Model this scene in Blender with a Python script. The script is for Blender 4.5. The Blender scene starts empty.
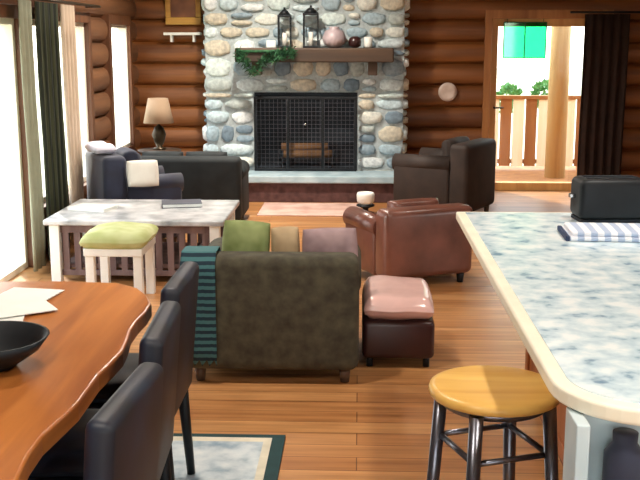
import bpy, bmesh, math, random
from mathutils import Vector, Matrix, noise
random.seed(7)
R = math.radians
sc = bpy.context.scene
COL = sc.collection

# ------------------------------------------------------------------ helpers
def link(o, parent=None):
    COL.objects.link(o)
    if parent: o.parent = parent
    return o

def tag(o, label=None, cat=None, group=None, kind=None):
    if label: o['label'] = label
    if cat: o['category'] = cat
    if group: o['group'] = group
    if kind: o['kind'] = kind
    return o

def empty(name, loc, rz=0.0, label=None, cat=None, group=None):
    o = bpy.data.objects.new(name, None)
    o.location = loc; o.rotation_euler = (0, 0, rz); o.empty_display_size = 0.1
    link(o)
    return tag(o, label, cat, group)

def copy_tree(o, parent=None):
    c = o.copy(); COL.objects.link(c)
    if parent: c.parent = parent
    for ch in list(o.children): copy_tree(ch, c)
    return c

class MB:
    """collects shapes, links them as one mesh"""
    def __init__(s): s.bm = bmesh.new()
    def _add(s, t, smooth=False, mat=0):
        me = bpy.data.meshes.new('t'); 
        for f in t.faces: f.smooth = smooth; f.material_index = mat
        t.to_mesh(me); t.free()
        s.bm.from_mesh(me); bpy.data.meshes.remove(me); return s
    def box(s, x0, x1, y0, y1, z0, z1, bev=0.0, seg=2, mat=0, rot=None, smooth=False):
        t = bmesh.new(); bmesh.ops.create_cube(t, size=1)
        c = Vector(((x0+x1)/2, (y0+y1)/2, (z0+z1)/2))
        for v in t.verts:
            v.co = Vector((v.co.x*(x1-x0), v.co.y*(y1-y0), v.co.z*(z1-z0)))
        if bev > 0:
            bmesh.ops.bevel(t, geom=t.edges[:], offset=bev, segments=seg, profile=.5, affect='EDGES')
            smooth = smooth or seg > 2
        M = Matrix.Translation(c)
        if rot is not None: M = M @ rot
        bmesh.ops.transform(t, matrix=M, verts=t.verts)
        return s._add(t, smooth, mat)
    def cyl(s, p, q, r0, r1=None, n=16, mat=0):
        r1 = r0 if r1 is None else r1
        p = Vector(p); q = Vector(q); d = q-p
        t = bmesh.new()
        bmesh.ops.create_cone(t, cap_ends=True, segments=n, radius1=r0, radius2=r1, depth=d.length)
        M = Matrix.Translation((p+q)/2) @ d.to_track_quat('Z', 'Y').to_matrix().to_4x4()
        bmesh.ops.transform(t, matrix=M, verts=t.verts)
        for f in t.faces: f.smooth = len(f.verts) == 4
        me = bpy.data.meshes.new('t')
        for f in t.faces: f.material_index = mat
        t.to_mesh(me); t.free(); s.bm.from_mesh(me); bpy.data.meshes.remove(me); return s
    def lathe(s, c, prof, n=28, mat=0):
        t = bmesh.new(); rings = []
        for r, z in prof:
            rings.append([t.verts.new((c[0]+r*math.cos(2*math.pi*i/n), c[1]+r*math.sin(2*math.pi*i/n), c[2]+z)) for i in range(n)])
        for a, b in zip(rings, rings[1:]):
            for i in range(n): t.faces.new((a[i], a[(i+1) % n], b[(i+1) % n], b[i]))
        if prof[0][0] > 1e-4: t.faces.new(rings[0][::-1])
        if prof[-1][0] > 1e-4: t.faces.new(rings[-1])
        bmesh.ops.remove_doubles(t, verts=t.verts, dist=1e-5)
        return s._add(t, True, mat)
    def tube(s, pts, r, n=8, mat=0):
        for a, b in zip(pts, pts[1:]): s.cyl(a, b, r, n=n, mat=mat)
        return s
    def cushion(s, c, w, d, h, rot=None, p=0.42, seed=0, n=14, puff=1.0, mat=0, wr=0.012):
        """soft cushion: rounded outline, edge seam thinner than the middle"""
        t = bmesh.new(); bmesh.ops.create_cube(t, size=2)
        bmesh.ops.subdivide_edges(t, edges=t.edges[:], cuts=n, use_grid_fill=True)
        off = Vector((seed*3.1, seed*1.7, 0))
        for v in t.verts:
            x, y, z = v.co
            k = ((1-abs(x)**4)*(1-abs(y)**4))
            k = max(k, 0)**p
            zz = z*(0.35+0.65*k) if puff else z
            rr = 1-0.05*(x*x*y*y)
            X, Y, Z = x*rr*w/2, y*rr*d/2, zz*h/2
            nn = noise.noise(Vector((X, Y, Z))*7+off)*wr
            v.co = Vector((X*(1-0.04*abs(z)), Y*(1-0.04*abs(z)), Z+nn))
        M = Matrix.Translation(c)
        if rot is not None: M = M @ rot
        bmesh.ops.transform(t, matrix=M, verts=t.verts)
        return s._add(t, True, mat)
    def plate(s, pts, z0, z1, bev=0.0, mat=0):
        t = bmesh.new()
        f = t.faces.new([t.verts.new((x, y, z0)) for x, y in pts])
        r = bmesh.ops.extrude_face_region(t, geom=[f])
        for v in r['geom']:
            if isinstance(v, bmesh.types.BMVert): v.co.z = z1
        bmesh.ops.recalc_face_normals(t, faces=t.faces)
        if bev:
            es = [e for e in t.edges if abs(e.verts[0].co.z-e.verts[1].co.z) < 1e-6]
            bmesh.ops.bevel(t, geom=es, offset=bev, segments=3, profile=.5, affect='EDGES')
        return s._add(t, False, mat)
    def build(s, name, mat, parent=None, loc=None):
        me = bpy.data.meshes.new(name)
        if loc is not None: bmesh.ops.translate(s.bm, verts=s.bm.verts, vec=-Vector(loc))
        s.bm.normal_update(); s.bm.to_mesh(me); s.bm.free()
        for m in (mat if isinstance(mat, (list, tuple)) else [mat]): me.materials.append(m)
        o = bpy.data.objects.new(name, me)
        if loc is not None: o.location = loc
        return link(o, parent)

def rot(axis, deg): return Matrix.Rotation(R(deg), 4, axis)

# ------------------------------------------------------------------ materials
def lin(c): return tuple((x/12.92 if x <= .04045 else ((x+.055)/1.055)**2.4) for x in [v/255 for v in c])+(1,)
def newmat(name):
    m = bpy.data.materials.new(name); m.use_nodes = True
    return m, m.node_tree.nodes, m.node_tree.links, m.node_tree.nodes['Principled BSDF']
def plain(name, c, rough=.6, metal=0, var=.18, scale=8, bump=.0, spec=.5, sheen=0):
    m, N, L, b = newmat(name)
    tc = N.new('ShaderNodeTexCoord'); nz = N.new('ShaderNodeTexNoise'); nz.inputs['Scale'].default_value = scale
    nz.inputs['Detail'].default_value = 4
    rp = N.new('ShaderNodeValToRGB'); L.new(tc.outputs['Object'], nz.inputs['Vector']); L.new(nz.outputs[0], rp.inputs[0])
    a = lin(c); rp.color_ramp.elements[0].position = .3; rp.color_ramp.elements[1].position = .7
    rp.color_ramp.elements[0].color = tuple(x*(1-var) for x in a[:3])+(1,)
    rp.color_ramp.elements[1].color = tuple(min(1, x*(1+var)) for x in a[:3])+(1,)
    L.new(rp.outputs[0], b.inputs['Base Color'])
    b.inputs['Roughness'].default_value = rough; b.inputs['Metallic'].default_value = metal
    b.inputs['Specular IOR Level'].default_value = spec
    if sheen: b.inputs['Sheen Weight'].default_value = sheen
    if bump:
        n2 = N.new('ShaderNodeTexNoise'); n2.inputs['Scale'].default_value = 160
        bp = N.new('ShaderNodeBump'); bp.inputs['Strength'].default_value = bump; bp.inputs['Distance'].default_value = .01
        L.new(tc.outputs['Object'], n2.inputs['Vector']); L.new(n2.outputs[0], bp.inputs['Height']); L.new(bp.outputs[0], b.inputs['Normal'])
    return m
def wood(name, c1, c2, axis='X', rough=.45, scale=3.0, knots=None):
    m, N, L, b = newmat(name)
    tc = N.new('ShaderNodeTexCoord'); mp = N.new('ShaderNodeMapping')
    sv = {'X': (.25, 3, 3), 'Y': (3, .25, 3), 'Z': (3, 3, .25)}[axis]
    mp.inputs['Scale'].default_value = sv
    nz = N.new('ShaderNodeTexNoise'); nz.inputs['Scale'].default_value = scale; nz.inputs['Detail'].default_value = 6; nz.inputs['Distortion'].default_value = .6
    rp = N.new('ShaderNodeValToRGB'); rp.color_ramp.elements[0].position = .3; rp.color_ramp.elements[1].position = .7
    rp.color_ramp.elements[0].color = lin(c1); rp.color_ramp.elements[1].color = lin(c2)
    L.new(tc.outputs['Object'], mp.inputs[0]); L.new(mp.outputs[0], nz.inputs['Vector']); L.new(nz.outputs[0], rp.inputs[0])
    out = rp.outputs[0]
    if knots:
        vo = N.new('ShaderNodeTexVoronoi'); vo.inputs['Scale'].default_value = knots[0]
        mp2 = N.new('ShaderNodeMapping'); mp2.inputs['Scale'].default_value = {'X': (.5, 1, 1), 'Y': (1, .5, 1), 'Z': (1, 1, .5)}[axis]
        r2 = N.new('ShaderNodeValToRGB'); r2.color_ramp.elements[0].position = .05; r2.color_ramp.elements[1].position = .13
        r2.color_ramp.elements[0].color = (.25, .2, .18, 1); r2.color_ramp.elements[1].color = (1, 1, 1, 1)
        mx = N.new('ShaderNodeMixRGB'); mx.blend_type = 'MULTIPLY'; mx.inputs[0].default_value = knots[1]
        L.new(tc.outputs['Object'], mp2.inputs[0]); L.new(mp2.outputs[0], vo.inputs['Vector']); L.new(vo.outputs['Distance'], r2.inputs[0])
        L.new(out, mx.inputs[1]); L.new(r2.outputs[0], mx.inputs[2]); out = mx.outputs[0]
    L.new(out, b.inputs['Base Color']); b.inputs['Roughness'].default_value = rough
    return m
def planks(name, c1, c2, width=.13, rough=.35):
    """boards running along X, laid one after another in Y"""
    m, N, L, b = newmat(name)
    tc = N.new('ShaderNodeTexCoord'); br = N.new('ShaderNodeTexBrick')
    br.offset = .37; br.inputs['Scale'].default_value = 1; br.inputs['Brick Width'].default_value = 2.3
    br.inputs['Row Height'].default_value = width; br.inputs['Mortar Size'].default_value = .0022
    br.inputs['Color1'].default_value = lin(c1); br.inputs['Color2'].default_value = lin(c2); br.inputs['Mortar'].default_value = lin((104, 62, 34))
    L.new(tc.outputs['Object'], br.inputs['Vector'])
    mp = N.new('ShaderNodeMapping'); mp.inputs['Scale'].default_value = (.6, 9, 1)
    nz = N.new('ShaderNodeTexNoise'); nz.inputs['Scale'].default_value = 2.5; nz.inputs['Detail'].default_value = 6
    rp = N.new('ShaderNodeValToRGB'); rp.color_ramp.elements[0].position = .3; rp.color_ramp.elements[1].position = .7
    rp.color_ramp.elements[0].color = (.62, .55, .5, 1); rp.color_ramp.elements[1].color = (1.1, 1.1, 1.1, 1)
    mx = N.new('ShaderNodeMixRGB'); mx.blend_type = 'MULTIPLY'; mx.inputs[0].default_value = 1
    L.new(tc.outputs['Object'], mp.inputs[0]); L.new(mp.outputs[0], nz.inputs['Vector']); L.new(nz.outputs[0], rp.inputs[0])
    L.new(br.outputs[0], mx.inputs[1]); L.new(rp.outputs[0], mx.inputs[2]); L.new(mx.outputs[0], b.inputs['Base Color'])
    b.inputs['Roughness'].default_value = rough
    return m
def blotch(name, cols, scale=12, rough=.3, detail=2, pos=None):
    m, N, L, b = newmat(name)
    tc = N.new('ShaderNodeTexCoord'); nz = N.new('ShaderNodeTexNoise'); nz.inputs['Scale'].default_value = scale; nz.inputs['Detail'].default_value = detail
    rp = N.new('ShaderNodeValToRGB'); L.new(tc.outputs['Object'], nz.inputs['Vector']); L.new(nz.outputs[0], rp.inputs[0])
    e = rp.color_ramp.elements
    pos = pos or [.3+.4*i/(len(cols)-1) for i in range(len(cols))]
    e[0].position = pos[0]; e[0].color = lin(cols[0]); e[1].position = pos[-1]; e[1].color = lin(cols[-1])
    for c, p in list(zip(cols, pos))[1:-1]:
        x = e.new(p); x.color = lin(c)
    L.new(rp.outputs[0], b.inputs['Base Color']); b.inputs['Roughness'].default_value = rough
    return m
def attrmat(name, rough=.8, scale=25):
    m, N, L, b = newmat(name)
    at = N.new('ShaderNodeAttribute'); at.attribute_name = 'tone'
    tc = N.new('ShaderNodeTexCoord'); nz = N.new('ShaderNodeTexNoise'); nz.inputs['Scale'].default_value = scale; nz.inputs['Detail'].default_value = 5
    rp = N.new('ShaderNodeValToRGB'); rp.color_ramp.elements[0].position = .3; rp.color_ramp.elements[1].position = .7
    rp.color_ramp.elements[0].color = (.6, .62, .64, 1); rp.color_ramp.elements[1].color = (1.1, 1.1, 1.1, 1)
    mx = N.new('ShaderNodeMixRGB'); mx.blend_type = 'MULTIPLY'; mx.inputs[0].default_value = .9
    L.new(tc.outputs['Object'], nz.inputs['Vector']); L.new(nz.outputs[0], rp.inputs[0])
    L.new(at.outputs['Color'], mx.inputs[1]); L.new(rp.outputs[0], mx.inputs[2]); L.new(mx.outputs[0], b.inputs['Base Color'])
    bp = N.new('ShaderNodeBump'); bp.inputs['Strength'].default_value = .4; bp.inputs['Distance'].default_value = .02
    L.new(nz.outputs[0], bp.inputs['Height']); L.new(bp.outputs[0], b.inputs['Normal'])
    b.inputs['Roughness'].default_value = rough
    return m
def glass(name, tint=(1, 1, 1), gl=.06):
    m, N, L, b = newmat(name); N.remove(b)
    t = N.new('ShaderNodeBsdfTransparent'); t.inputs[0].default_value = tint+(1,)
    g = N.new('ShaderNodeBsdfGlossy'); g.inputs['Roughness'].default_value = .05
    mx = N.new('ShaderNodeMixShader'); mx.inputs[0].default_value = gl
    L.new(t.outputs[0], mx.inputs[1]); L.new(g.outputs[0], mx.inputs[2]); L.new(mx.outputs[0], N['Material Output'].inputs[0])
    return m
def stripes(name, ca, cb, axis=0, freq=14, duty=.5, rough=.9):
    m, N, L, b = newmat(name)
    tc = N.new('ShaderNodeTexCoord'); wv = N.new('ShaderNodeTexWave'); wv.bands_direction = 'XYZ'[axis]; wv.inputs['Scale'].default_value = freq; wv.inputs['Distortion'].default_value = .6
    rp = N.new('ShaderNodeValToRGB'); rp.color_ramp.interpolation = 'EASE'
    rp.color_ramp.elements[0].position = duty-.1; rp.color_ramp.elements[1].position = duty+.1
    rp.color_ramp.elements[0].color = lin(ca); rp.color_ramp.elements[1].color = lin(cb)
    L.new(tc.outputs['Object'], wv.inputs['Vector']); L.new(wv.outputs[0], rp.inputs[0]); L.new(rp.outputs[0], b.inputs['Base Color'])
    b.inputs['Roughness'].default_value = rough
    return m

M = {}
M['log_x'] = wood('log_wood_x', (92, 52, 26), (148, 90, 42), 'X', .5, 2.5, (1.6, .7))
M['log_y'] = wood('log_wood_y', (84, 54, 36), (128, 86, 54), 'Y', .5, 2.5, (1.6, .7))
M['trim'] = wood('trim_pine', (150, 92, 44), (190, 128, 68), 'Z', .5)
M['darktrim'] = wood('trim_dark', (78, 46, 26), (118, 74, 44), 'Z', .5)
M['floor'] = planks('pine_floor', (204, 152, 98), (178, 122, 72))
M['ceil'] = planks('pine_ceiling', (170, 120, 76), (150, 100, 60), .15, .6)
M['pine'] = wood('pine', (196, 142, 78), (226, 178, 108), 'Z', .5, 3, (3, .5))
M['pine_out'] = wood('deck_pine', (140, 84, 36), (176, 118, 58), 'Z', .7, 3)
M['pine_pale'] = wood('deck_pine_pale', (244, 226, 180), (252, 244, 214), 'Z', .7, 3)
M['table'] = wood('table_wood', (150, 84, 36), (206, 132, 66), 'Y', .28, 3, (2.2, .4))
M['seatwood'] = wood('stool_seat_wood', (218, 166, 82), (242, 202, 114), 'X', .35, 4)
M['panel'] = wood('counter_panel', (134, 74, 36), (180, 108, 58), 'Z', .45, 3, (3, .6))
M['granite'] = blotch('granite', [(120, 152, 178), (190, 216, 230), (216, 236, 244), (240, 250, 253)], 13, .22, 4, [.3, .40, .52, .64])
M['cream'] = plain('cream_edge', (252, 246, 226), .35, var=.05)
M['paleblue'] = blotch('pale_blue_paint', [(180, 204, 214), (222, 234, 238)], 4, .5)
M['stone'] = attrmat('field_stone')
M['mortar'] = plain('mortar', (176, 186, 188), .95, var=.2, scale=30)
M['slab'] = blotch('hearth_slate', [(150, 178, 190), (196, 216, 222)], 5, .5)
M['hearthbase'] = blotch('hearth_brick', [(70, 44, 42), (104, 70, 66)], 14, .8)
M['soot'] = plain('soot', (26, 34, 42), .9, var=.4, scale=6)
M['iron'] = plain('black_iron', (34, 38, 42), .5, .6, var=.2)
M['steel'] = plain('dark_steel', (118, 120, 130), .28, .85, var=.2)
M['chrome'] = plain('chrome', (190, 192, 196), .15, 1, var=.05)
M['mantel'] = wood('mantel_wood', (58, 44, 34), (92, 68, 50), 'X', .6)
M['garland'] = blotch('garland_green', [(18, 56, 36), (52, 108, 66)], 30, .7)
M['leaf'] = blotch('leaf_green', [(50, 120, 60), (120, 178, 110)], 10, .6)
M['olive'] = blotch('olive_upholstery', [(50, 46, 34), (68, 64, 50), (82, 80, 62)], 14, .9, 5)
M['teal'] = stripes('teal_throw', (20, 44, 58), (62, 108, 112), 2, 9, .5)
M['greenpil'] = blotch('green_pillow', [(104, 118, 66), (144, 156, 104)], 9, .9)
M['mauvepil'] = blotch('mauve_pillow', [(134, 112, 116), (172, 148, 150)], 9, .9)
M['tanpil'] = blotch('tan_pillow', [(150, 128, 96), (186, 164, 130)], 9, .9)
M['leather'] = plain('brown_leather', (112, 70, 58), .3, var=.35, scale=5, spec=.6)
M['dkleather'] = plain('oxblood_leather', (52, 26, 26), .3, var=.25, scale=5)
M['sheenleather'] = plain('leather_painted_sheen', (226, 188, 182), .2, var=.15, scale=4, spec=.7)  # pale rose colour stands in for the sheen on dark leather
M['navy'] = plain('navy_upholstery', (30, 36, 58), .7, var=.35, scale=6, sheen=.2)
M['black'] = plain('black_upholstery', (26, 32, 34), .8, var=.4, scale=8)
M['dkbrown'] = plain('dark_brown_upholstery', (46, 34, 28), .7, var=.35, scale=7)
M['chairblack'] = blotch('midnight_leather', [(10, 12, 18), (18, 26, 42), (26, 42, 64)], 5, .5, 3)
M['white'] = plain('white_paint', (236, 236, 230), .5, var=.04)
M['offwhite'] = plain('off_white_cloth', (226, 222, 212), .8, var=.06)
M['greytop'] = blotch('grey_stone_top', [(140, 144, 146), (190, 192, 194), (222, 222, 222)], 7, .3, 4)
M['mauvewood'] = wood('dusky_wood', (84, 62, 62), (132, 108, 104), 'Z', .6)
M['limecush'] = blotch('lime_cushion', [(168, 176, 110), (204, 208, 158)], 6, .9)
M['shade'] = plain('lamp_shade_cloth', (176, 150, 124), .9, var=.06)
M['bronze'] = plain('lamp_bronze', (62, 50, 34), .4, .6)
M['curtgreen'] = stripes('dark_green_curtain', (26, 32, 20), (58, 62, 40), 1, 8, .5)
M['curtbeige'] = plain('beige_curtain', (206, 186, 164), .9, var=.08)
M['curtdark'] = plain('dark_brown_curtain', (44, 26, 18), .9, var=.3)
M['curtgrey'] = plain('grey_green_curtain', (150, 152, 130), .9, var=.1)
M['glass'] = glass('window_glass')
M['greenglass'] = glass('green_stained_glass', (.12, .75, .42), .1)
M['frame'] = plain('white_frame', (232, 226, 210), .5, var=.04)
M['rugpink'] = blotch('rose_rug', [(186, 146, 132), (222, 190, 176)], 5, .95, 5)
M['rugpale'] = blotch('pale_blue_rug', [(128, 150, 166), (186, 198, 204), (214, 220, 220)], 9, .95, 4)
M['rugteal'] = plain('rug_teal_border', (28, 58, 60), .95)
M['rugcream'] = plain('rug_cream_border', (206, 200, 180), .95)
M['paper'] = plain('paper', (236, 240, 236), .8, var=.04)
M['gold'] = wood('gilt_frame', (160, 112, 48), (206, 158, 74), 'X', .4)
M['canvas'] = blotch('brown_painting', [(84, 52, 40), (140, 92, 62)], 5, .8)
M['plate'] = blotch('pale_ceramic', [(196, 172, 156), (228, 208, 196)], 9, .35)
M['towel'] = stripes('blue_white_towel', (176, 194, 222), (236, 240, 248), 0, 6, .5)
M['navytrim'] = plain('navy_cloth', (44, 60, 92), .9)
M['outground'] = blotch('pale_ground', [(170, 168, 140), (214, 210, 186)], .7, .9)
M['bark'] = wood('firewood', (90, 62, 40), (140, 104, 70), 'X', .9)
M['pottery'] = plain('terracotta', (150, 86, 54), .8)

# ------------------------------------------------------------------ room shell
XL, XR, YB, YF, ZC = -2.5, 4.6, 11.4, -2.6, 3.1
def struct(o): return tag(o, kind='structure')

def log_wall(name, axis, fixed, out, a0, a1, openings, mat, thick=.3):
    """wall of stacked half-round logs; out = +1/-1 direction pointing away from the room; openings (a0,a1,z0,z1)"""
    H = .24
    zs = set()
    k = 0
    while k*H < ZC:
        for j in range(8): zs.add(round(min(ZC, k*H+j*H/8), 4))
        k += 1
    zs.add(ZC)
    for o in openings: zs.add(round(o[2], 4)); zs.add(round(o[3], 4))
    zs = sorted(zs)
    def bulge(z):
        t = (z/H) % 1.0
        if t > .999 or t < .001: return 0
        return .075*math.sqrt(max(0, 1-(2*t-1)**2))
    m = MB(); bm = m.bm
    def P(a, dpt, z):
        return (a, fixed+out*dpt, z) if axis == 'X' else (fixed+out*dpt, a, z)
    for z0, z1 in zip(zs, zs[1:]):
        if z1-z0 < 1e-4: continue
        zm = (z0+z1)/2
        cuts = sorted([(o[0], o[1]) for o in openings if o[2] <= zm <= o[3]])
        segs = []; cur = a0
        for c in cuts: segs.append((cur, c[0])); cur = c[1]
        segs.append((cur, a1))
        for s0, s1 in segs:
            if s1-s0 < 1e-3: continue
            b0, b1 = .075-bulge(z0+1e-5), .075-bulge(z1-1e-5)
            i0, i1, i2, i3 = [bm.verts.new(P(*q)) for q in ((s0, b0, z0), (s1, b0, z0), (s1, b1, z1), (s0, b1, z1))]
            o0, o1, o2, o3 = [bm.verts.new(P(*q)) for q in ((s0, thick, z0), (s1, thick, z0), (s1, thick, z1), (s0, thick, z1))]
            f = bm.faces.new((i0, i1, i2, i3)); 
            bm.faces.new((o0, o3, o2, o1)); bm.faces.new((i0, i3, o3, o0)); bm.faces.new((i1, o1, o2, i2))
            bm.faces.new((i0, o0, o1, i1)); bm.faces.new((i3, i2, o2, o3))
    return struct(m.build(name, mat))

WT = 1.86                                              # head height of every opening
left_open = [(5.2, 7.36, 0.0, WT), (7.46, 9.24, .42, WT), (10.12, 10.95, .56, WT)]
back_open = [(1.46, 2.72, 0.0, 1.94)]
right_open = [(-1.2, 1.6, .9, 2.3), (2.6, 5.4, .9, 2.3)]
front_open = [(-1.8, 1.0, .3, 2.5), (1.6, 3.9, .9, 2.5)]  # unseen openings behind the camera, added to let sky light in
struct(MB().box(XL-.3, XR+.3, YF-.3, YB+.3, -.12, 0).build('floor', M['floor']))
struct(MB().box(XL-.3, XR+.3, YF-.3, YB+.3, ZC, ZC+.15).build('ceiling', M['ceil']))
log_wall('wall_left', 'Y', XL, -1, YF-.3, YB, left_open, M['log_y'], .12)
log_wall('wall_back', 'X', YB, 1, XL-.12, XR+.3, back_open, M['log_x'])
log_wall('wall_right', 'Y', XR, 1, YF-.3, YB, right_open, M['log_y'])
log_wall('wall_front', 'X', YF, -1, XL-.12, XR+.3, front_open, M['log_x'])

def window(name, axis, fixed, out, op, mat=None, bars=1, hbars=0, fw=.05, dd=0.0):
    mat = mat or M['frame']
    a0, a1, z0, z1 = op
    def B(m, s0, s1, d0, d1, q0, q1, bev=.004):
        d0 += dd; d1 += dd
        if out < 0: d0, d1 = -d1, -d0
        if axis == 'X': m.box(s0, s1, fixed+d0, fixed+d1, q0, q1, bev)
        else: m.box(fixed+d0, fixed+d1, s0, s1, q0, q1, bev)
    w = MB()
    B(w, a0, a0+fw, .1, .2, z0, z1); B(w, a1-fw, a1, .1, .2, z0, z1)
    B(w, a0+fw, a1-fw, .1, .2, z1-fw, z1); B(w, a0+fw, a1-fw, .1, .2, z0, z0+fw)
    for i in range(1, bars):
        c = a0+(a1-a0)*i/bars; B(w, c-fw*.4, c+fw*.4, .11, .19, z0+fw, z1-fw)
    for i in range(1, hbars+1):
        c = z0+(z1-z0)*i/(hbars+1); B(w, a0+fw, a1-fw, .12, .18, c-.015, c+.015)
    o = struct(w.build(name, mat))
    g = MB(); B(g, a0+fw, a1-fw, .147, .153, z0+fw, z1-fw, 0); g.build('pane', M['glass'], o)
    return o
def casing(n, axis, fixed, out, op, mat):
    a0, a1, z0, z1 = op; m = MB()
    def B(s0, s1, q0, q1):
        d0, d1 = (-.02, .1) if out > 0 else (-.1, .02)
        if axis == 'X': m.box(s0, s1, fixed+d0, fixed+d1, q0, q1, .006)
        else: m.box(fixed+d0, fixed+d1, s0, s1, q0, q1, .006)
    B(a0-.07, a0+.006, z0, z1+.09); B(a1-.006, a1+.07, z0, z1+.09); B(a0, a1, z1-.006, z1+.09)
    if z0 > .1: B(a0-.07, a1+.07, z0-.07, z0+.006)
    return struct(m.build('trim_%d' % n, mat))
window('window_1', 'Y', XL, -1, left_open[0], bars=2, dd=-.085)
window('window_2', 'Y', XL, -1, left_open[1], bars=2, dd=-.085)
window('window_3', 'Y', XL, -1, left_open[2], dd=-.085, fw=.035)
window('window_4', 'Y', XR, 1, right_open[0], bars=3)
window('window_5', 'Y', XR, 1, right_open[1], bars=3)
window('added_window_6', 'X', YF, -1, front_open[0], bars=3)
window('added_window_7', 'X', YF, -1, front_open[1], bars=2)
casing(3, 'Y', XL, -1, left_open[2], M['darktrim'])
casing(5, 'X', YB, 1, back_open[0], M['trim'])
# posts between the left hand windows (they touch, so one casing each side of the gap)
m = MB()
for a, b in ((5.13, 5.2), (7.36, 7.46), (9.24, 9.31)): m.box(XL-.125, XL+.03, a-.006, b+.006, 0, WT+.09, .004)
m.box(XL-.12, XL+.03, 5.2, 7.36, WT-.006, WT+.09, .004); m.box(XL-.12, XL+.03, 7.46, 9.24, WT-.006, WT+.09, .004)
m.box(XL-.12, XL+.06, 7.46, 9.24, .36, .426, .004)
struct(m.build('trim_1', M['darktrim']))
# glass door in the back wall
dr = window('door_1', 'X', YB, 1, (1.46, 2.72, 0.0, 1.94), mat=M['pine'], fw=.09)
h = MB(); h.cyl((1.53, YB+.1, .95), (1.53, YB+.04, .95), .012); h.cyl((1.53, YB+.05, .95), (1.63, YB+.05, .95), .01); h.build('door_handle', M['bronze'], dr)
# baseboards
struct(MB().box(.55, 1.38, YB-.03, YB+.08, 0, .12, .005).build('baseboard_back', M['trim']))

# unseen fill lights added overhead to brighten the room, with fixture meshes
for i, (x, y) in enumerate([(-.9, 1.2), (1.4, 1.2), (-.9, 4.2), (1.4, 4.2), (-.9, 7.2), (1.4, 7.2), (-1.0, 9.3)]):
    m = MB(); m.lathe((x, y, ZC), [(.11, -.0), (.13, -.012), (.105, -.02), (.1, -.004)]); 
    o = m.build('added_ceiling_light', M['white'], loc=(x, y, ZC))
    lb = ['added fill light over the wooden dining table', 'added fill light over the kitchen counter', 'added fill light above the olive armchair',
          'added fill light above the far end of the counter', 'added fill light above the grey coffee table', 'added fill light beyond the leather armchair', 'added fill light in front of the stone fireplace'][i]
    tag(o, lb, 'ceiling light', 'added overhead fill lights')
    ld = bpy.data.lights.new('fill_light', 'AREA'); ld.shape = 'DISK'; ld.size = .18; ld.energy = [30, 42, 34, 22, 34, 10, 96][i]; ld.color = (1, .91, .79); ld.spread = R(150)
    l = bpy.data.objects.new('fill_light', ld); l.location = (0, 0, -.03); link(l, o)

# ------------------------------------------------------------------ stone fireplace
FX0, FX1, FY = -1.70, .50, 11.0
BX0, BX1, BZ0, BZ1 = -1.15, -.02, .30, 1.14
fp = empty('stone_fireplace', (-.6, FY, 0), 0, 'tall pale grey fieldstone fireplace with dark firebox against the log wall', 'fireplace')
def at_fp(mb, name, mat, parent=fp):
    bmesh.ops.translate(mb.bm, verts=mb.bm.verts, vec=(.6, -FY, 0)); return mb.build(name, mat, parent)
m = MB()
m.box(FX0+.02, BX0, FY+.03, YB-.005, 0, ZC-.01); m.box(BX1, FX1-.02, FY+.03, YB-.005, 0, ZC-.01)
m.box(BX0, BX1, FY+.03, YB-.005, BZ1, ZC-.01); m.box(BX0, BX1, FY+.03, YB-.005, 0, BZ0-.01)
at_fp(m, 'chimney_breast', M['mortar'])
# stones: irregular courses, front and both cheeks
palette = [(226, 240, 242), (206, 226, 232), (178, 200, 210), (234, 236, 226), (216, 208, 188), (156, 176, 188), (222, 236, 232), (188, 198, 194), (242, 248, 248), (128, 148, 162)]
bm = bmesh.new(); lay = bm.loops.layers.float_color.new('tone')
def stone(cx, cz, w, hh, face, yy=None):
    c = lin(random.choice(palette)); n = 9
    base = []; top = []; mid = []
    ph = random.random()*6
    for i in range(n):
        a = 2*math.pi*i/n+random.uniform(-.12, .12)
        ca, sa = math.cos(a), math.sin(a)
        e = 1/max(abs(ca)**3+abs(sa)**3, .01)**(1/3)
        k = e*random.uniform(.9, 1.02)
        base.append((ca*k*w/2, sa*k*hh/2))
    dep = random.uniform(.02, .06)
    def Q(u, v, dd):
        if face == 'F': return (cx+u, FY+.03-dd, cz+v)
        if face == 'L': return (FX0+.02-dd, yy+u, cz+v)
        return (FX1-.02+dd, yy+u, cz+v)
    r0 = [bm.verts.new(Q(u, v, -.01)) for u, v in base]
    r1 = [bm.verts.new(Q(u*.97, v*.97, dep*.6)) for u, v in base]
    r2 = [bm.verts.new(Q(u*.72, v*.72, dep+random.uniform(-.004, .008))) for u, v in base]
    fs = []
    for A, B in ((r0, r1), (r1, r2)):
        for i in range(n): fs.append(bm.faces.new((A[i], A[(i+1) % n], B[(i+1) % n], B[i])))
    fs.append(bm.faces.new(r2))
    for f in fs:
        f.smooth = True
        for l in f.loops: l[lay] = c
def course(u0, u1, z0, z1, face, skip=None):
    u = u0
    while u < u1-.02:
        w = random.uniform(.13, .34)
        if u1-u-w < .12: w = u1-u
        hh = z1-z0
        cuts = [(z0, z1)]
        if random.random() < .25 and hh > .15: q = z0+hh*random.uniform(.4, .6); cuts = [(z0, q), (q, z1)]
        for a, b in cuts:
            args = (w-.015, b-a-.015)
            if face == 'F': stone(u+w/2, (a+b)/2, *args, 'F')
            else: stone(0, (a+b)/2, *args, face, u+w/2)
        u += w
z = 0.0
while z < 3.0:
    hh = random.uniform(.12, .22); z1 = min(z+hh, 3.08)
    if z < BZ0 < z1: z1 = BZ0
    if z < BZ1 < z1: z1 = BZ1
    if z >= BZ0-1e-6 and z1 <= BZ1+1e-6:
        course(FX0, BX0, z, z1, 'F'); course(BX1, FX1, z, z1, 'F')
    else: course(FX0, FX1, z, z1, 'F')
    for face in 'LR': course(FY+.03, YB-.02, z, z1, face)
    z = z1
bmesh.ops.recalc_face_normals(bm, faces=bm.faces)
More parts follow.
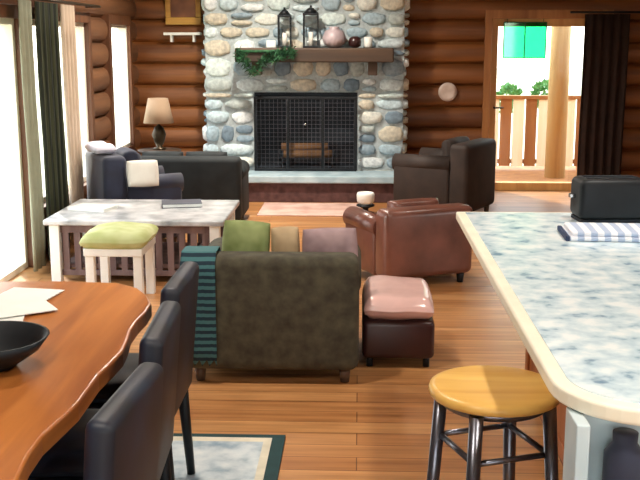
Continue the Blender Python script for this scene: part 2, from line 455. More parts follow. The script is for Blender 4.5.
mm = MB(); mm.bm.free(); mm.bm = bm; at_fp(mm, 'stone_facing', M['stone'])
m = MB()     # firebox lining
m.box(BX0, BX0+.03, FY+.02, YB-.01, BZ0, BZ1); m.box(BX1-.03, BX1, FY+.02, YB-.01, BZ0, BZ1)
m.box(BX0+.03, BX1-.03, FY+.02, YB-.01, BZ1-.03, BZ1); m.box(BX0+.03, BX1-.03, YB-.04, YB-.01, BZ0, BZ1-.03); m.box(BX0, BX1, FY, YB-.01, BZ0-.01, BZ0+.002)
at_fp(m, 'firebox', M['soot'])
m = MB(); m.box(FX0, FX1, 10.5, FY-.04, .21, .29, .012); at_fp(m, 'hearth_slab', M['slab'])
m = MB(); m.box(FX0+.05, FX1-.05, 10.55, FY-.04, 0, .21, .005); at_fp(m, 'hearth_base', M['hearthbase'])
m = MB(); m.box(-1.32, .36, 10.70, FY-.03, 1.47, 1.62, .015)
for x in (-1.1, .14): m.box(x-.05, x+.05, 10.8, FY-.03, 1.33, 1.47, .01)
at_fp(m, 'mantel', M['mantel'])
# andirons and logs in the grate (things in the firebox)
gr = empty('fire_grate', (-.58, 11.17, BZ0+.003), 0, 'black iron grate standing in the firebox', 'fire grate')
m = MB()
for x in (-.3, -.15, 0, .15, .3): m.box(x-.012, x+.012, -.1, .12, .08, .1); 
for x in (-.28, .28):
    for y in (-.08, .1): m.cyl((x, y, 0), (x, y, .08), .012, n=8)
for y in (-.09, .11): m.box(-.32, .32, y-.01, y+.01, .08, .1)
m.cyl((-.3, -.1, .08), (-.3, -.1, .2), .012, n=8); m.cyl((.3, -.1, .08), (.3, -.1, .2), .012, n=8)
m.build('grate', M['iron'], gr)
for i, (y, zz, x, tilt) in enumerate([(-.035, .148, 0, 2), (.07, .146, .02, -3), (.015, .225, -.03, 5)]):
    m = MB(); m.cyl((-.26, 0, 0), (.26, 0, 0), .043, .04, 12)
    o = m.build('firewood_log', M['bark']); o.location = (-.58+x, 11.17+y, BZ0+.005+zz); o.rotation_euler = (0, 0, R(tilt))
    tag(o, ['front firewood log lying in the iron grate', 'rear firewood log lying in the iron grate', 'top firewood log resting across the other two'][i], 'firewood', 'logs in the fire grate')
# folding fire screen frame
fs = empty('fire_screen', (-.585, FY-.1, .291), 0, 'dark framed mesh screen standing in front of the firebox', 'fire screen')
m = MB()
m.box(-.56, .56, -.012, .012, 0, .03, .004); m.box(-.56, .56, -.012, .012, .78, .81, .004)
for x in (-.545, -.19, .19, .545): m.box(x-.015, x+.015, -.012, .012, .03, .78, .004)
m.build('screen_frame', M['iron'], fs)
m = MB()
for i in range(24): m.box(-.53+i*.0461-.0015, -.53+i*.0461+.0015, -.001, .001, .03, .78)
for i in range(16): m.box(-.53, .53, -.001, .001, .05+i*.046, .053+i*.046)
m.build('mesh', M['steel'], fs)
m = MB(); m.lathe((0, -.03, .5), [(.0, -.0), (.02, .01), (0, .03)], 10); m.build('knob', M['chrome'], fs)
# garland over the left half of the mantel
m = MB(); bm = m.bm
for i in range(520):
    t = random.random(); x = -1.30+t*.62
    sag = -.05*math.sin(t*math.pi)+(-.16*math.exp(-((x+1.12)/.09)**2))
    p = Vector((x, 10.66+random.uniform(-.02, .01), 1.585+sag+random.uniform(-.06, .045)))
    d = Vector((random.uniform(-1, 1), random.uniform(-1, -.1), random.uniform(-1, .8))).normalized()*random.uniform(.04, .08)
    s = d.cross(Vector((random.random(), random.random(), random.random()))).normalized()*.008
    f = d.cross(s).normalized()*.004
    a, b, c, e, g = [bm.verts.new(q) for q in (p-s, p+s, p+d, p+f, p+d*.5+s)]
    bm.faces.new((a, b, g, c)); bm.faces.new((a, e, c)); bm.faces.new((b, e, c))
m.cyl((-1.30, 10.68, 1.585), (-.68, 10.68, 1.585), .015, n=8)
tag(m.build('evergreen_garland', M['garland']), 'dark green evergreen garland draped over the left half of the mantel', 'garland')
# things standing on the mantel (top z 1.62)
def lantern(x, y, h, label, s=1.0):
    e = empty('iron_lantern', (x, y, 1.621), 0, label, 'lantern', 'iron lanterns on the mantel')
    m = MB(); w = .055*s
    m.box(-w, w, -w, w, 0, .02, .004); m.box(-w, w, -w, w, h-.02, h, .004)
    for a in (-w+.008, w-.008):
        for b in (-w+.008, w-.008): m.box(a-.006, a+.006, b-.006, b+.006, .02, h-.02)
    m.lathe((0, 0, h), [(w, 0), (w*.4, .05), (.012, .06), (.012, .08), (0, .082)], 12)
    m.build('lantern_frame', M['iron'], e)
    m = MB(); m.lathe((0, 0, .02), [(.025, 0), (.025, h*.4), (0, h*.4)], 14); m.build('candle', M['offwhite'], e)
lantern(-.80, 10.86, .34, 'left dark iron lantern standing at the middle of the mantel', 1.3)
lantern(-.52, 10.86, .36, 'right dark iron lantern standing at the middle of the mantel', 1.5)
m = MB(); m.lathe((-.27, 10.83, 1.621), [(.05, 0), (.11, .04), (.13, .1), (.1, .17), (.05, .2), (.06, .22), (.05, .22), (.04, .2)])
tag(m.build('round_vase', plain('mauve_pottery', (176, 160, 164), .4)), 'round mauve grey pottery vase on the mantel beside the lanterns', 'vase')
m = MB(); m.lathe((-.05, 10.84, 1.621), [(.03, 0), (.06, .02), (.07, .06), (.06, .1), (.03, .12), (0, .12)])
tag(m.build('round_pot', M['dkleather']), 'small dark oxblood pot with lid on the mantel', 'pot')
m = MB(); m.lathe((.09, 10.84, 1.621), [(.035, 0), (.045, .02), (.045, .11), (.03, .115), (.03, .1), (0, .1)])
tag(m.build('white_candle_jar', M['white']), 'small white candle jar at the right on the mantel', 'candle jar')
# white platter standing against the stones, left part of the mantel
m = MB(); m.box(-1.0, -.9, 10.88, 10.90, 1.621, 1.70, .008)
tag(m.build('white_card', M['paper']), 'small white card propped at the left on the mantel', 'card')

# ------------------------------------------------------------------ back wall things
e = empty('framed_picture', (-1.97, YB-.01, 1.98), 0, 'gilt framed brown picture high on the log wall left of the fireplace', 'picture')
m = MB(); w, hh = .2, .24
m.box(-w, w, -.04, 0, -.11, -.03, .008); m.box(-w, w, -.04, 0, hh*2-.05, hh*2+.02, .008); m.box(-w, -w+.06, -.04, 0, -.03, hh*2-.05, .008); m.box(w-.06, w, -.04, 0, -.03, hh*2-.05, .008)
m.build('picture_frame', M['gold'], e); m = MB(); m.box(-w+.05, w-.05, -.02, -.005, -.04, hh*2-.04); m.build('canvas', M['canvas'], e)
m = MB(); m.box(-2.18, -1.77, YB-.14, YB-.0, 1.755, 1.785, .005)
for x in (-2.1, -1.85): m.box(x-.012, x+.012, YB-.1, YB, 1.68, 1.755, .003)
tag(m.build('wall_shelf', M['white']), 'narrow white wall shelf under the gilt framed picture', 'shelf')
m = MB(); m.lathe((0, 0, 0), [(0, 0), (.06, 0), (.1, .02), (.105, .026), (.06, .012), (0, .012)], 32)
o = m.build('hanging_plate', M['plate']); o.rotation_euler = (R(90), 0, 0); o.location = (.99, YB-.005, 1.13)
tag(o, 'pale round ceramic plate hung on the log wall beside the glass door', 'plate')
# curtain right of the glass door
def curtain(name, axis, fixed, a0, a1, z0, z1, mat, label, amp=.03, waves=5, cat='curtain', n=None, group=None):
    m = MB(); bm = m.bm; n = n or waves*10; rows = 8; vs = {}
    for k in (0, 1):
        for i in range(n+1):
            t = i/n; a = a0+(a1-a0)*t
            for j in range(rows+1):
                zz = z0+(z1-z0)*j/rows
                d = amp*math.sin(t*waves*2*math.pi+.4*math.sin(zz*3))*(1-.3*j/rows)+(.004 if k else -.004)
                vs[k, i, j] = bm.verts.new((a, fixed+d, zz) if axis == 'X' else (fixed+d, a, zz))
    for i in range(n):
        for j in range(rows):
            for k in (0, 1):
                q = [vs[k, i, j], vs[k, i+1, j], vs[k, i+1, j+1], vs[k, i, j+1]]
                bm.faces.new(q if k else q[::-1])
    for i in range(n):
        for j in (0, rows): bm.faces.new((vs[0, i, j], vs[0, i+1, j], vs[1, i+1, j], vs[1, i, j]))
    for j in range(rows):
        for i in (0, n): bm.faces.new((vs[0, i, j], vs[0, i, j+1], vs[1, i, j+1], vs[1, i, j]))
    bmesh.ops.recalc_face_normals(bm, faces=bm.faces)
    for f in bm.faces: f.smooth = True
    return tag(m.build(name, mat), label, cat, group)
curtain('curtain', 'X', YB-.09, 2.46, 2.95, .02, 1.98, M['curtdark'], 'dark brown curtain hanging at the right side of the glass door')
m = MB(); m.cyl((2.3, YB-.09, 2.0), (3.1, YB-.09, 2.0), .012); m.cyl((2.34, YB-.09, 2.0), (2.34, YB, 2.0), .01); m.cyl((3.06, YB-.09, 2.0), (3.06, YB, 2.0), .01)
tag(m.build('curtain_rod', M['iron']), 'black curtain rod over the dark brown curtain', 'curtain rod')
curtain('curtain', 'Y', XL+.12, 7.45, 8.0, .03, 1.98, M['curtgreen'], 'dark green curtain hanging beside the left hand windows', .025)
curtain('curtain', 'Y', XL+.12, 8.08, 8.46, .03, 1.98, M['curtbeige'], 'pale beige curtain just beyond the dark green one', .025, 4)
curtain('curtain', 'Y', XL+.12, 7.08, 7.35, .03, 1.98, M['curtgrey'], 'narrow grey green curtain nearest the glass patio door', .02, 3)
m = MB(); m.cyl((XL+.12, 7.0, 2.0), (XL+.12, 9.3, 2.0), .012); m.cyl((XL+.12, 7.04, 2.0), (XL, 7.04, 2.0), .01); m.cyl((XL+.12, 9.27, 2.0), (XL, 9.27, 2.0), .01)
tag(m.build('curtain_rod', M['bronze']), 'bronze curtain rod above the curtains on the left wall', 'curtain rod')
# green stained glass panel hung in the upper door
e = empty('suncatcher', (1.84, YB+.06, 1.70), 0, 'green stained glass panel hanging in the top of the glass door', 'suncatcher')
m = MB(); m.box(-.23, .23, -.004, .004, -.19, .19); m.build('glass_panel', M['greenglass'], e)
m = MB(); m.box(-.24, .24, -.007, .007, .19, .2); m.box(-.24, .24, -.007, .007, -.2, -.19); m.box(-.24, -.23, -.007, .007, -.2, .2); m.box(.23, .24, -.007, .007, -.2, .2)
m.box(-.005, .005, -.007, .007, -.19, .19); m.cyl((-.2, 0, .2), (-.2, 0, .24), .003); m.cyl((.2, 0, .2), (.2, 0, .24), .003)
m.build('lead_frame', M['garland'], e)

# ------------------------------------------------------------------ furniture
def armchair(name, loc, rz, w, d, h, mat, label, cat='armchair', seat=.43, arm=.60, armw=.17, cush=1, feet=M['mantel'], seatmat=None, backcush=True):
    """local: front = +Y, back = -Y"""
    e = empty(name, loc, rz, label, cat); sm = seatmat or mat
    b = .04
    m = MB(); m.box(-w/2+.02, w/2-.02, -d/2+.03, d/2-.03, .07, seat-.12, .02, 3); m.build('seat_base', mat, e)
    m = MB(); m.box(-w/2+.0, w/2-.0, -d/2, -d/2+.2, .07, h, .05, 4); m.build('backrest', mat, e)
    for s in (-1, 1):
        m = MB(); x0, x1 = sorted((s*(w/2-armw), s*w/2-s*.0)); m.box(x0, x1, -d/2+.19, d/2, .07, arm-.03, .03, 3)
        m.cyl(((x0+x1)/2, -d/2+.19, arm-.07), ((x0+x1)/2, d/2+.01, arm-.07), armw*.56, n=24); m.build('arm', mat, e)
    iw = w-2*armw
    for i in range(cush):
        cx = -iw/2+iw*(i+.5)/cush
        m = MB(); m.cushion((cx, .08, seat-.03), iw/cush-.01, d-.26, .2, seed=i); m.build('seat_cushion', sm, e)
        if backcush:
            m = MB(); m.cushion((cx, -d/2+.27, (seat+h)/2+.02), iw/cush-.01, h-seat+.02, .18, rot=rot('X', 80), seed=i+5); m.build('back_cushion', sm, e)
    for x in (-w/2+.07, w/2-.07):
        for y in (-d/2+.07, d/2-.07): MB().cyl((x, y, 0), (x, y, .08), .022, .03, 12).build('foot', feet, e)
    return e
armchair('armchair', (-.43, 5.20, 0), 0, .875, .86, .655, M['olive'], 'dark olive armchair seen from behind at the centre of the room', arm=.56, seat=.40, backcush=False)
def throwp(name, mat, c, w, h, t, tilt, lean, label, seed=1, cat='pillow', rz=0):
    m = MB(); m.cushion((0, 0, 0), w, h, t, seed=seed)
    o = m.build(name, mat); o.location = c; o.rotation_euler = (R(90-lean), R(tilt), R(rz)); return tag(o, label, cat)
throwp('throw_pillow', M['greenpil'], (-.585, 5.07, .625), .25, .32, .10, 4, 8, 'olive green pillow leaning at the left in the dark armchair', 2)
throwp('throw_pillow', M['tanpil'], (-.375, 5.07, .615), .15, .28, .09, -3, 8, 'slim tan pillow between the green and mauve pillows', 3)
throwp('throw_pillow', M['mauvepil'], (-.145, 5.07, .61), .29, .28, .10, -2, 8, 'mauve grey pillow leaning at the right in the dark armchair', 4)
# teal throw draped over the left of the armchair back
def drape(name, x0, x1, yb, yf, ztop, zb, zf, mat, label, cat='throw', n=14):
    """cloth hanging over a back whose top is at ztop, from (yb,zb) up, over, and down to (yf,zf)"""
    path = [(yb-.012, zb), (yb-.016, (zb+ztop)/2), (yb-.012, ztop-.03), (yb+.03, ztop+.014), ((yb+yf)/2, ztop+.016), (yf-.03, ztop+.014), (yf+.012, ztop-.03), (yf+.014, zf)]
    m = MB(); bm = m.bm; vs = {}
    P = []
    for a, b in zip(path, path[1:]):
        for k in range(4): P.append((a[0]+(b[0]-a[0])*k/4, a[1]+(b[1]-a[1])*k/4))
    P.append(path[-1])
    for k in (0, 1):
        for i in range(n+1):
            x = x0+(x1-x0)*i/n
            for j, (y, z) in enumerate(P):
                wv = .006*math.sin(i*1.3+j*.15)
                s = -1 if j < len(P)*.5 else 1
                edge = .02*math.sin(i*2.1) if j in (0, len(P)-1) else 0
                vs[k, i, j] = bm.verts.new((x, y+(s*(abs(wv)+k*.006) if abs(z-ztop) > .02 else 0), z+edge+(k*.006+abs(wv)*.4 if abs(z-ztop) <= .02 else 0)))
    J = len(P)-1
    for i in range(n):
        for j in range(J):
            for k in (0, 1):
                q = [vs[k, i, j], vs[k, i+1, j], vs[k, i+1, j+1], vs[k, i, j+1]]; bm.faces.new(q)
    for i in range(n):
        for j in (0, J): bm.faces.new((vs[0, i, j], vs[0, i+1, j], vs[1, i+1, j], vs[1, i, j]))
    for j in range(J):
        for i in (0, n): bm.faces.new((vs[0, i, j], vs[0, i, j+1], vs[1, i, j+1], vs[1, i, j]))
    bmesh.ops.recalc_face_normals(bm, faces=bm.faces)
    for f in bm.faces: f.smooth = True
    return tag(m.build(name, mat), label, cat)
drape('throw_blanket', -.872, -.70, 4.77, 4.97, .655, .12, .5, M['teal'], 'teal striped blanket hanging over the left of the olive armchair back')

# leather club chair and ottoman
armchair('leather_armchair', (.36, 7.15, 0), R(25), .70, .70, .56, M['leather'], 'brown leather armchair standing behind the pale topped ottoman', seat=.36, arm=.48, armw=.14, feet=M['iron'])
e = empty('ottoman', (.215, 5.33, 0), R(0), 'dark leather ottoman with sheen painted on its top beside the olive armchair', 'ottoman')
m = MB(); m.box(-.19, .19, -.28, .28, .05, .26, .03, 4); m.build('ottoman_base', M['dkleather'], e)
m = MB(); m.cushion((0, 0, .315), .385, .60, .14, seed=3, p=.3); m.build('top_cushion', M['sheenleather'], e)
for x in (-.15, .15):
    for y in (-.23, .23): MB().cyl((x, y, 0), (x, y, .06), .018, n=10).build('foot', M['iron'], e)
# dark seats around the hearth
armchair('navy_armchair', (-1.92, 8.38, 0), R(-62), .68, .66, .78, M['navy'], 'navy blue armchair by the left hand windows', arm=.60, armw=.14)
throwp('white_pillow', M['offwhite'], (-1.75, 8.00, .64), .26, .22, .09, 0, 14, 'small white pillow on the arm side of the navy armchair', 6, rz=20)
armchair('black_loveseat', (-1.62, 9.3, 0), R(0), 1.1, .72, .66, M['black'], 'black two seat sofa facing the fireplace', 'loveseat', arm=.55, armw=.14, cush=2)
armchair('dark_brown_armchair', (.86, 9.9, 0), R(62), .78, .78, .74, M['dkbrown'], 'dark brown armchair against the log wall right of the fireplace', arm=.6, armw=.15)
m = MB(); m.cushion((0, 0, 0), .42, .18, .08, seed=9, p=.3)  # pale pad added as the highlight along the navy armchair's back
o = m.build('highlight_blanket', plain('highlight_pale', (214, 212, 226), .9, var=.06)); o.location = (-2.15, 8.23, .822); o.rotation_euler = (0, 0, R(-62))
tag(o, 'pale blanket shape added as the highlight on top of the navy armchair back', 'blanket')
# lamp and its table in the corner
e = empty('side_table', (-2.12, 10.55, 0), 0, 'dark round side table under the lamp in the far left corner', 'side table')
MB().lathe((0, 0, .53), [(.22, 0), (.23, .01), (.23, .025), (.22, .03), (0, .03)]).build('tabletop', M['mantel'], e)
MB().lathe((0, 0, 0), [(.15, 0), (.14, .02), (.03, .05), (.025, .3), (.04, .5), (.05, .53)]).build('pedestal', M['mantel'], e)
e = empty('table_lamp', (-2.12, 10.55, .561), 0, 'table lamp with pale beige shade on the round side table', 'lamp')
MB().lathe((0, 0, 0), [(.07, 0), (.07, .015), (.03, .03), (.06, .1), (.075, .16), (.05, .23), (.012, .26), (.012, .38)]).build('lamp_base', M['bronze'], e)
MB().lathe((0, 0, .28), [(.16, 0), (.105, .26), (.102, .26), (.157, 0)]).build('lamp_shade', M['shade'], e)
MB().lathe((0, 0, .36), [(.01, 0), (.025, .03), (.025, .06), (0, .08)], 14).build('bulb', M['white'], e)
# white pot on a dark stand by the hearth
m = MB(); m.lathe((.07, 9.85, 0), [(.08, 0), (.085, .02), (.04, .04), (.05, .08), (.0, .08)])
e = empty('plant_stand', (.07, 9.85, 0), 0, 'low dark iron stand beside the hearth rug', 'stand')
m.bm.free(); MB().lathe((0, 0, 0), [(.08, 0), (.085, .015), (.03, .03), (.03, .06), (.09, .08), (.09, .095), (0, .095)]).build('stand', M['iron'], e)
m = MB(); m.lathe((.07, 9.85, .096), [(.06, 0), (.085, .03), (.09, .1), (.08, .12), (.07, .12), (.07, .1), (0, .1)])
tag(m.build('white_bowl', M['white']), 'round white bowl on the low dark stand by the hearth', 'bowl')

# grey topped coffee table
e = empty('coffee_table', (-1.58, 7.32, 0), 0, 'low coffee table with pale grey stone top and slatted sides', 'coffee table')
MB().box(-.64, .64, -.48, .48, .42, .46, .01).build('tabletop', M['greytop'], e)
for x in (-.57, .57):
    for y in (-.42, .42): MB().box(x-.035, x+.035, y-.035, y+.035, 0, .42, .004).build('leg', M['white'], e)
for y in (-.41, .41):
    m = MB(); m.box(-.535, .535, y-.012, y+.012, .36, .41, .002); m.box(-.535, .535, y-.012, y+.012, .05, .09, .002)
    for i in range(13): m.box(-.50+i*.0833-.022, -.50+i*.0833+.022, y-.01, y+.01, .09, .36)
    m.build('slatted_side', M['mauvewood'], e)
MB().box(-.53, .53, -.395, .395, .10, .13, .002).build('lower_shelf', M['mauvewood'], e)
# small clutter on the coffee table
def book(x, y, z, w, d, h, rz, mat, label, group, cat='book'):
    e = empty('book', (x, y, z), R(rz), label, cat, group)
    MB().box(-w/2, w/2, -d/2, d/2, 0, .003).box(-w/2, w/2, -d/2, d/2, h-.003, h).box(-w/2, -w/2+.003, -d/2, d/2, .003, h-.003).build('cover', mat, e)
    MB().box(-w/2+.004, w/2-.004, -d/2+.004, d/2-.004, .0035, h-.0035).build('pages', M['paper'], e)
book(-1.35, 7.5, .461, .3, .22, .03, 12, M['navy'], 'navy book lying flat on the grey coffee table', 'books on the coffee table')
book(-1.98, 7.3, .461, .3, .22, .025, -15, M['white'], 'white book lying flat on the grey coffee table', 'books on the coffee table')

# green cushioned white stool
e = empty('footstool', (-1.57, 6.42, 0), 0, 'white legged stool with lime green seat cushion before the coffee table', 'stool')
MB().box(-.19, .19, -.22, .22, .34, .39, .006).build('seat_frame', M['white'], e)
m = MB(); m.cushion((0, 0, .435), .44, .50, .12, seed=8, p=.35); m.build('seat_cushion', M['limecush'], e)
for x in (-.155, .155):
    for y in (-.18, .18): MB().box(x-.028, x+.028, y-.028, y+.028, 0, .34, .004).build('leg', M['white'], e)

# rugs
m = MB(); m.box(-1.0, .02, 9.68, 10.45, .0, .012, .004); tag(m.build('hearth_rug', M['rugpink']), 'dusty rose rug on the floor before the hearth', 'rug')
e = empty('patterned_rug', (-1.1, 2.7, 0), 0, 'pale blue grey rug with dark teal border under the dark dining chairs', 'rug')
MB().box(-.80, .70, -1.38, 1.32, .001, .012).build('field', M['rugpale'], e)
m = MB(); m.box(-.86, -.80, -1.45, 1.40, .001, .0125); m.box(.735, .79, -1.45, 1.40, .001, .0125); m.box(-.80, .735, 1.365, 1.40, .001, .0125); m.box(-.80, .735, -1.45, -1.38, .001, .0125); m.build('border', M['rugteal'], e)
m = MB(); m.box(.70, .735, -1.38, 1.365, .001, .0123); m.box(-.80, .70, 1.32, 1.365, .001, .0123); m.build('inner_border', M['rugcream'], e)

# ------------------------------------------------------------------ dining table, left
TZ = .7628
def edge_x(y): return -.74+.012*math.sin(y*5)+.008*math.sin(y*13+1)
pts = []
ys = [1.0+i*(3.72-1.0)/24 for i in range(25)]
for y in ys: pts.append((edge_x(y)-(max(0, y-3.45)/.27)**2*.10, y))
pts += [(-.95, 3.80), (-1.2, 3.82), (-1.5, 3.80), (-1.62, 3.72)]
for y in reversed(ys[:-1]): pts.append((-1.66+.012*math.sin(y*6), y))
e = empty('dining_table', (-1.2, 2.4, .0128), 0, 'long orange brown plank dining table with a natural edge', 'table')
m = MB(); m.plate(pts, .75-.055, .75, .008); bmesh.ops.translate(m.bm, verts=m.bm.verts, vec=(1.2, -2.4, 0)); m.build('tabletop', M['table'], e)
for y in (-.95, .95):
    m = MB(); m.box(-.3, .3, y-.05, y+.05, .0, .08, .01); m.box(-.3, .3, y-.05, y+.05, TZ-.13, .75-.056, .01); m.box(-.14, .14, y-.04, y+.04, .08, TZ-.13, .01); m.build('trestle', M['panel'], e)
MB().box(-.04, .04, -.91, .91, .3, .4, .008).build('stretcher', M['panel'], e)
# dark chairs along the right side
def dining_chair(loc, rz, label, first=None):
    g = 'dark dining chairs beside the plank table'
    if first:
        c = copy_tree(first); c.location = loc; c.rotation_euler = (0, 0, rz); c['label'] = label; return c
    e = empty('dining_chair', loc, rz, label, 'chair', g)
    # local: front (towards table) = -X, back at +X
    m = MB(); m.box(-.22, .21, -.225, .225, .38, .44, .02, 3); m.build('seat_base', M['chairblack'], e)
    m = MB(); m.cushion((-.01, 0, .46), .43, .45, .09, seed=2, p=.3); m.build('seat', M['chairblack'], e)
    m = MB(); m.box(-.035, .035, -.225, .225, .36, .86, .025, 4, rot=rot('Y', 5)); bmesh.ops.translate(m.bm, verts=m.bm.verts, vec=(.225, 0, 0)); m.build('backrest', M['chairblack'], e)
    for x in (-.18, .2):
        for y in (-.19, .19): MB().cyl((x+(.03 if x > 0 else 0), y, 0), (x, y, .4), .016, .024, 10).build('leg', M['iron'], e)
    return e
c0 = dining_chair((-.885, 3.50, .0135), R(0), 'dark midnight leather chair at the far end of the plank table side')
dining_chair((-.84, 2.90, .0135), R(3), 'middle one of the dark leather chairs along the plank table', c0)
dining_chair((-.80, 2.30, .0135), R(-4), 'nearest dark leather chair tucked at the plank table', c0)
# things on the table
for i, (x, y, rz) in enumerate([(-1.27, 3.34, 14), (-1.24, 3.52, -9), (-1.22, 3.42, 34)]):
    m = MB(); m.box(-.105, .105, -.148, .148, 0, .003)
    o = m.build('paper_sheets', M['paper']); o.location = (x, y, TZ+.0005+i*.0035); o.rotation_euler = (0, 0, R(rz))
    tag(o, ['white papers on the plank table, lowest of the pile', 'white papers on the plank table, middle of the pile', 'white papers on the plank table, top of the pile'][i], 'papers', 'loose papers on the plank table')
e = empty('black_bowl', (-1.07, 2.76, TZ+.001), 0, 'shallow black bowl on the plank table before the white papers', 'bowl')
MB().lathe((0, 0, 0), [(.07, 0), (.08, .01), (.14, .05), (.17, .09), (.162, .09), (.13, .052), (.07, .015), (0, .014)]).build('bowl', M['iron'], e)

# ------------------------------------------------------------------ kitchen counter, right
CX, CZ = .455, .92
cpts = []
for k in range(11):
    a = R(180+90*k/10); cpts.append((CX+.22+.22*math.cos(a), 2.06+.22+.22*math.sin(a)))
cpts += [(1.50, 2.06), (1.50, 4.62), (CX, 4.62)]
inner = []
cx0, cy0 = (CX+1.5)/2, 3.35
cb = empty('counter_base', (1.1, 3.3, 0), 0, 'pine panelled base cabinet under the granite worktop', 'cabinet')
m = MB(); m.box(.80-1.1, 1.42-1.1, 2.2-3.3, 4.52-3.3, .09, CZ-.045, .003); m.build('cabinet_body', M['panel'], cb)
m = MB(); m.box(.84-1.1, 1.38-1.1, 2.24-3.3, 4.48-3.3, 0, .09); m.build('plinth', M['darktrim'], cb)
for i in range(4):
    y0 = 2.26-3.3+i*.565
    m = MB(); m.box(-.312, -.3, y0, y0+.52, .13, .82, .003)
    m.box(-.322, -.312, y0+.0, y0+.06, .13, .82, .003); m.box(-.322, -.312, y0+.46, y0+.52, .13, .82, .003); m.box(-.322, -.312, y0+.06, y0+.46, .13, .19, .003); m.box(-.322, -.312, y0+.06, y0+.46, .76, .82, .003)
    m.build('side_panel', M['panel'], cb)
# open end shelves facing the viewer
m = MB(); y1 = -1.101; y0 = -1.1-.14
m.box(-.62, -.59, y0+.02, y1, 0, CZ-.045, .003); m.box(.29, .32, y0+.02, y1, 0, CZ-.045, .003); m.box(-.59, .29, y1-.012, y1, 0, CZ-.045, .001)
for z in (.05, .34, .62): m.box(-.59, .29, y0+.02, y1-.012, z, z+.022, .002)
m.build('end_shelves', M['paleblue'], cb)
w = MB(); w.plate(cpts, CZ-.042, CZ-.003, .008)
wt = w.build('granite_worktop', M['cream']); tag(wt, 'speckled blue white granite worktop with cream rounded edge', 'worktop')
w = MB(); ip = []
for k in range(11):
    a = R(180+90*k/10); ip.append((CX+.22+.18*math.cos(a), 2.06+.22+.18*math.sin(a)))
ip += [(1.46, 2.10), (1.46, 4.58), (CX+.04, 4.58)]
w.plate(ip, CZ-.003, CZ, .0); w.build('speckled_surface', M['granite'], wt)
# on the end shelves
for i, (x, mt, r, hh, lb) in enumerate([(.60, M['navy'], .045, .2, 'navy storage jar on the top end shelf of the counter'), (.73, M['garland'], .05, .16, 'dark green storage jar on the top end shelf of the counter'), (.87, M['steel'], .045, .19, 'grey storage jar on the top end shelf of the counter')]):
    m = MB(); m.lathe((x, 2.13, .6425), [(r*.9, 0), (r, .01), (r, hh*.75), (r*.6, hh*.88), (r*.62, hh), (0, hh)]); tag(m.build('storage_jar', mt), lb, 'jar', 'jars on the counter end shelves')
# black toaster and towel at the far end
e = empty('toaster', (1.10, 4.40, CZ+.001), R(4), 'black toaster on the far end of the granite worktop', 'toaster')
MB().box(-.15, .15, -.09, .09, .012, .19, .03, 4).build('toaster_body', M['iron'], e)
m = MB()
for y in (-.03, .03): m.box(-.11, .11, y-.012, y+.012, .188, .193)
m.build('slots', M['soot'], e); MB().box(-.14, .14, -.08, .08, 0, .014).build('toaster_foot', M['soot'], e)
MB().box(-.175, -.15, -.015, .015, .1, .12, .004).build('lever', M['chrome'], e)
e = empty('dish_towel', (.99, 4.02, CZ+.001), R(-3), 'folded blue and white striped towel on the worktop before the toaster', 'towel')
m = MB(); m.box(-.15, .25, -.12, .12, 0, .018, .008, 3); m.box(-.14, .25, -.11, .115, .018, .036, .008, 3); m.build('towel', M['towel'], e)
m = MB(); m.box(-.165, -.148, -.12, .12, .0, .02, .003); m.build('hem', M['navytrim'], e)

# bar stool
e = empty('bar_stool', (.395, 2.75, 0), 0, 'round pale wooden seat bar stool with dark metal legs by the counter', 'stool')
MB().lathe((0, 0, .695), [(0, 0), (.165, 0), (.185, .008), (.19, .02), (.186, .032), (.17, .037), (.1, .033), (0, .032)], 48).build('seat', M['seatwood'], e)
MB().lathe((0, 0, .675), [(.15, 0), (.15, .019), (.13, .019), (.13, 0), (.15, 0)], 32).build('seat_ring', M['steel'], e)
ang = [155, 245, 335, 65]
for a in ang:
    ca, sa = math.cos(R(a)), math.sin(R(a))
    m = MB(); m.cyl((ca*.16, sa*.16, .69), (ca*.21, sa*.21, .01), .02, .018, 14); lg = m.build('leg', M['steel'], e)
    MB().cyl((ca*.211, sa*.211, 0), (ca*.21, sa*.21, .02), .022, n=12).build('rubber_foot', M['iron'], lg)
m = MB(); N_ = 32; rr = .182
m.tube([(rr*math.cos(2*math.pi*i/N_), rr*math.sin(2*math.pi*i/N_), .33) for i in range(N_+1)], .009, 8); m.build('foot_ring', M['chrome'], e)
m = MB(); rr = .163
for a, b in ((0, 1), (1, 2), (2, 3), (3, 0)):
    A, B = R(ang[a]), R(ang[b]); m.cyl((rr*math.cos(A), rr*math.sin(A), .55), (rr*math.cos(B), rr*math.sin(B), .55), .009, n=8)
m.build('stretcher', M['steel'], e)

# ------------------------------------------------------------------ outdoors
g = MB().box(-60, 60, -60, 80, -.6, -.45).build('outdoor_ground', M['outground']); struct(g)
o = MB().box(.2, 5.2, YB+.32, 14.1, -.4, -.03, .003).build('deck_floor', M['pine_out']); struct(o)
e = empty('deck_railing', (2.4, 13.7, -.03), 0, 'pine deck railing of upright boards beyond the glass door', 'railing')
MB().box(-1.9, 1.9, -.07, .07, .95, 1.0, .006).build('top_rail', M['pine_out'], e)
MB().box(-1.9, 1.9, -.02, .02, .08, .14, .004).build('bottom_rail', M['pine_out'], e)
for i, x in enumerate((-1.85, -.62, .62, 1.85)): MB().box(x-.05, x+.05, -.05, .05, 0, .95, .005).build('post', M['pine_out'], e)
for k in range(22):
    x = -1.78+k*.17
    MB().box(x-.075, x+.075, -.052, -.021, .05, .95, .003).build('baluster', M['pine_pale'] if k % 2 else M['pine_out'], e)
pp = MB(); pp.cyl((2.52, 12.9, -.028), (2.52, 12.9, 3.2), .13, .12, 20)
tag(pp.build('porch_post', wood('weathered_post', (170, 140, 88), (206, 180, 124), 'Z', .8)), 'round pine porch post standing on the deck outside the glass door', 'post')
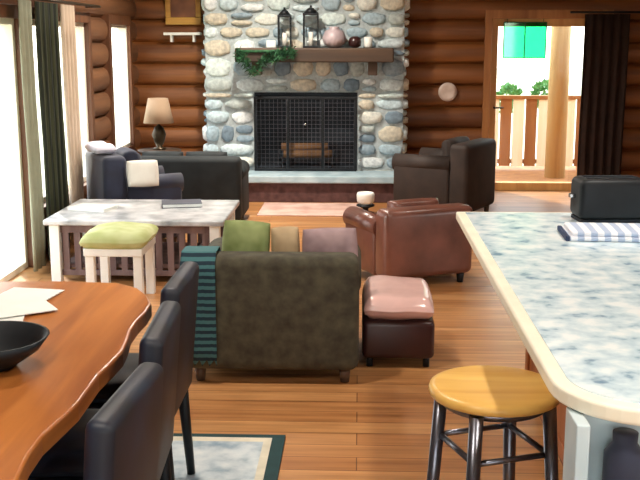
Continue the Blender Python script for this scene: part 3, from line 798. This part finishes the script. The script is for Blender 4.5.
# potted shrubs on the deck
def shrub(x, y, r, h, label):
    e = empty('potted_shrub', (x, y, -.44), 0, label, 'shrub', 'shrubs behind the deck railing')
    MB().lathe((0, 0, 0), [(.13, 0), (.18, .3), (.19, .32), (.165, .32), (.16, .28), (0, .28)]).build('pot', M['pottery'], e)
    m = MB(); bm = m.bm
    for i in range(420):
        u = Vector((random.gauss(0, 1), random.gauss(0, 1), random.gauss(0, 1))).normalized()*random.uniform(.5, 1)
        p = Vector((u.x*r, u.y*r, h+u.z*r*1.1))
        d = (u+Vector((random.uniform(-.6, .6),)*3)).normalized()*.07; s = d.cross(Vector((random.random(), 1, random.random()))).normalized()*.022
        a, b, c, f = [bm.verts.new(q) for q in (p, p+d*.5+s, p+d, p+d*.5-s)]; bm.faces.new((a, b, c, f))
    m.cyl((0, 0, .28), (0, 0, h), .012, n=8); m.build('foliage', M['leaf'], e)
shrub(2.12, 14.4, .17, 1.32, 'leafy green potted shrub behind the deck railing, left one')
shrub(2.62, 14.4, .16, 1.38, 'leafy green potted shrub behind the deck railing, beside the porch post')

# ------------------------------------------------------------------ light, camera
w = bpy.data.worlds.new('sky'); sc.world = w; w.use_nodes = True
N = w.node_tree.nodes; L = w.node_tree.links; bg = N['Background']
tc = N.new('ShaderNodeTexCoord'); sp = N.new('ShaderNodeSeparateXYZ'); rp = N.new('ShaderNodeValToRGB')
L.new(tc.outputs['Generated'], sp.inputs[0]); L.new(sp.outputs[2], rp.inputs[0])
rp.color_ramp.elements[0].color = (1, .96, .86, 1); rp.color_ramp.elements[1].color = (.72, .86, 1, 1); rp.color_ramp.elements[1].position = .6
L.new(rp.outputs[0], bg.inputs[0]); bg.inputs[1].default_value = 5.0
sd = bpy.data.lights.new('sun', 'SUN'); sd.energy = 6; sd.angle = R(3); sd.color = (1, .93, .82)
s = bpy.data.objects.new('sun', sd); s.rotation_euler = (R(52), 0, R(-150)); link(s)

cam = bpy.data.cameras.new('camera'); cam.sensor_width = 36; cam.lens = 36*1000/640
co = bpy.data.objects.new('camera', cam); co.location = (0, 0, 1.7); co.rotation_euler = (R(90-11.3), 0, R(2.23)); link(co); sc.camera = co
cam.clip_end = 300
sc.view_settings.view_transform = 'Standard'; sc.view_settings.look = 'None'; sc.view_settings.gamma = 1; sc.view_settings.use_curve_mapping = False
sc.view_settings.exposure = 0.1
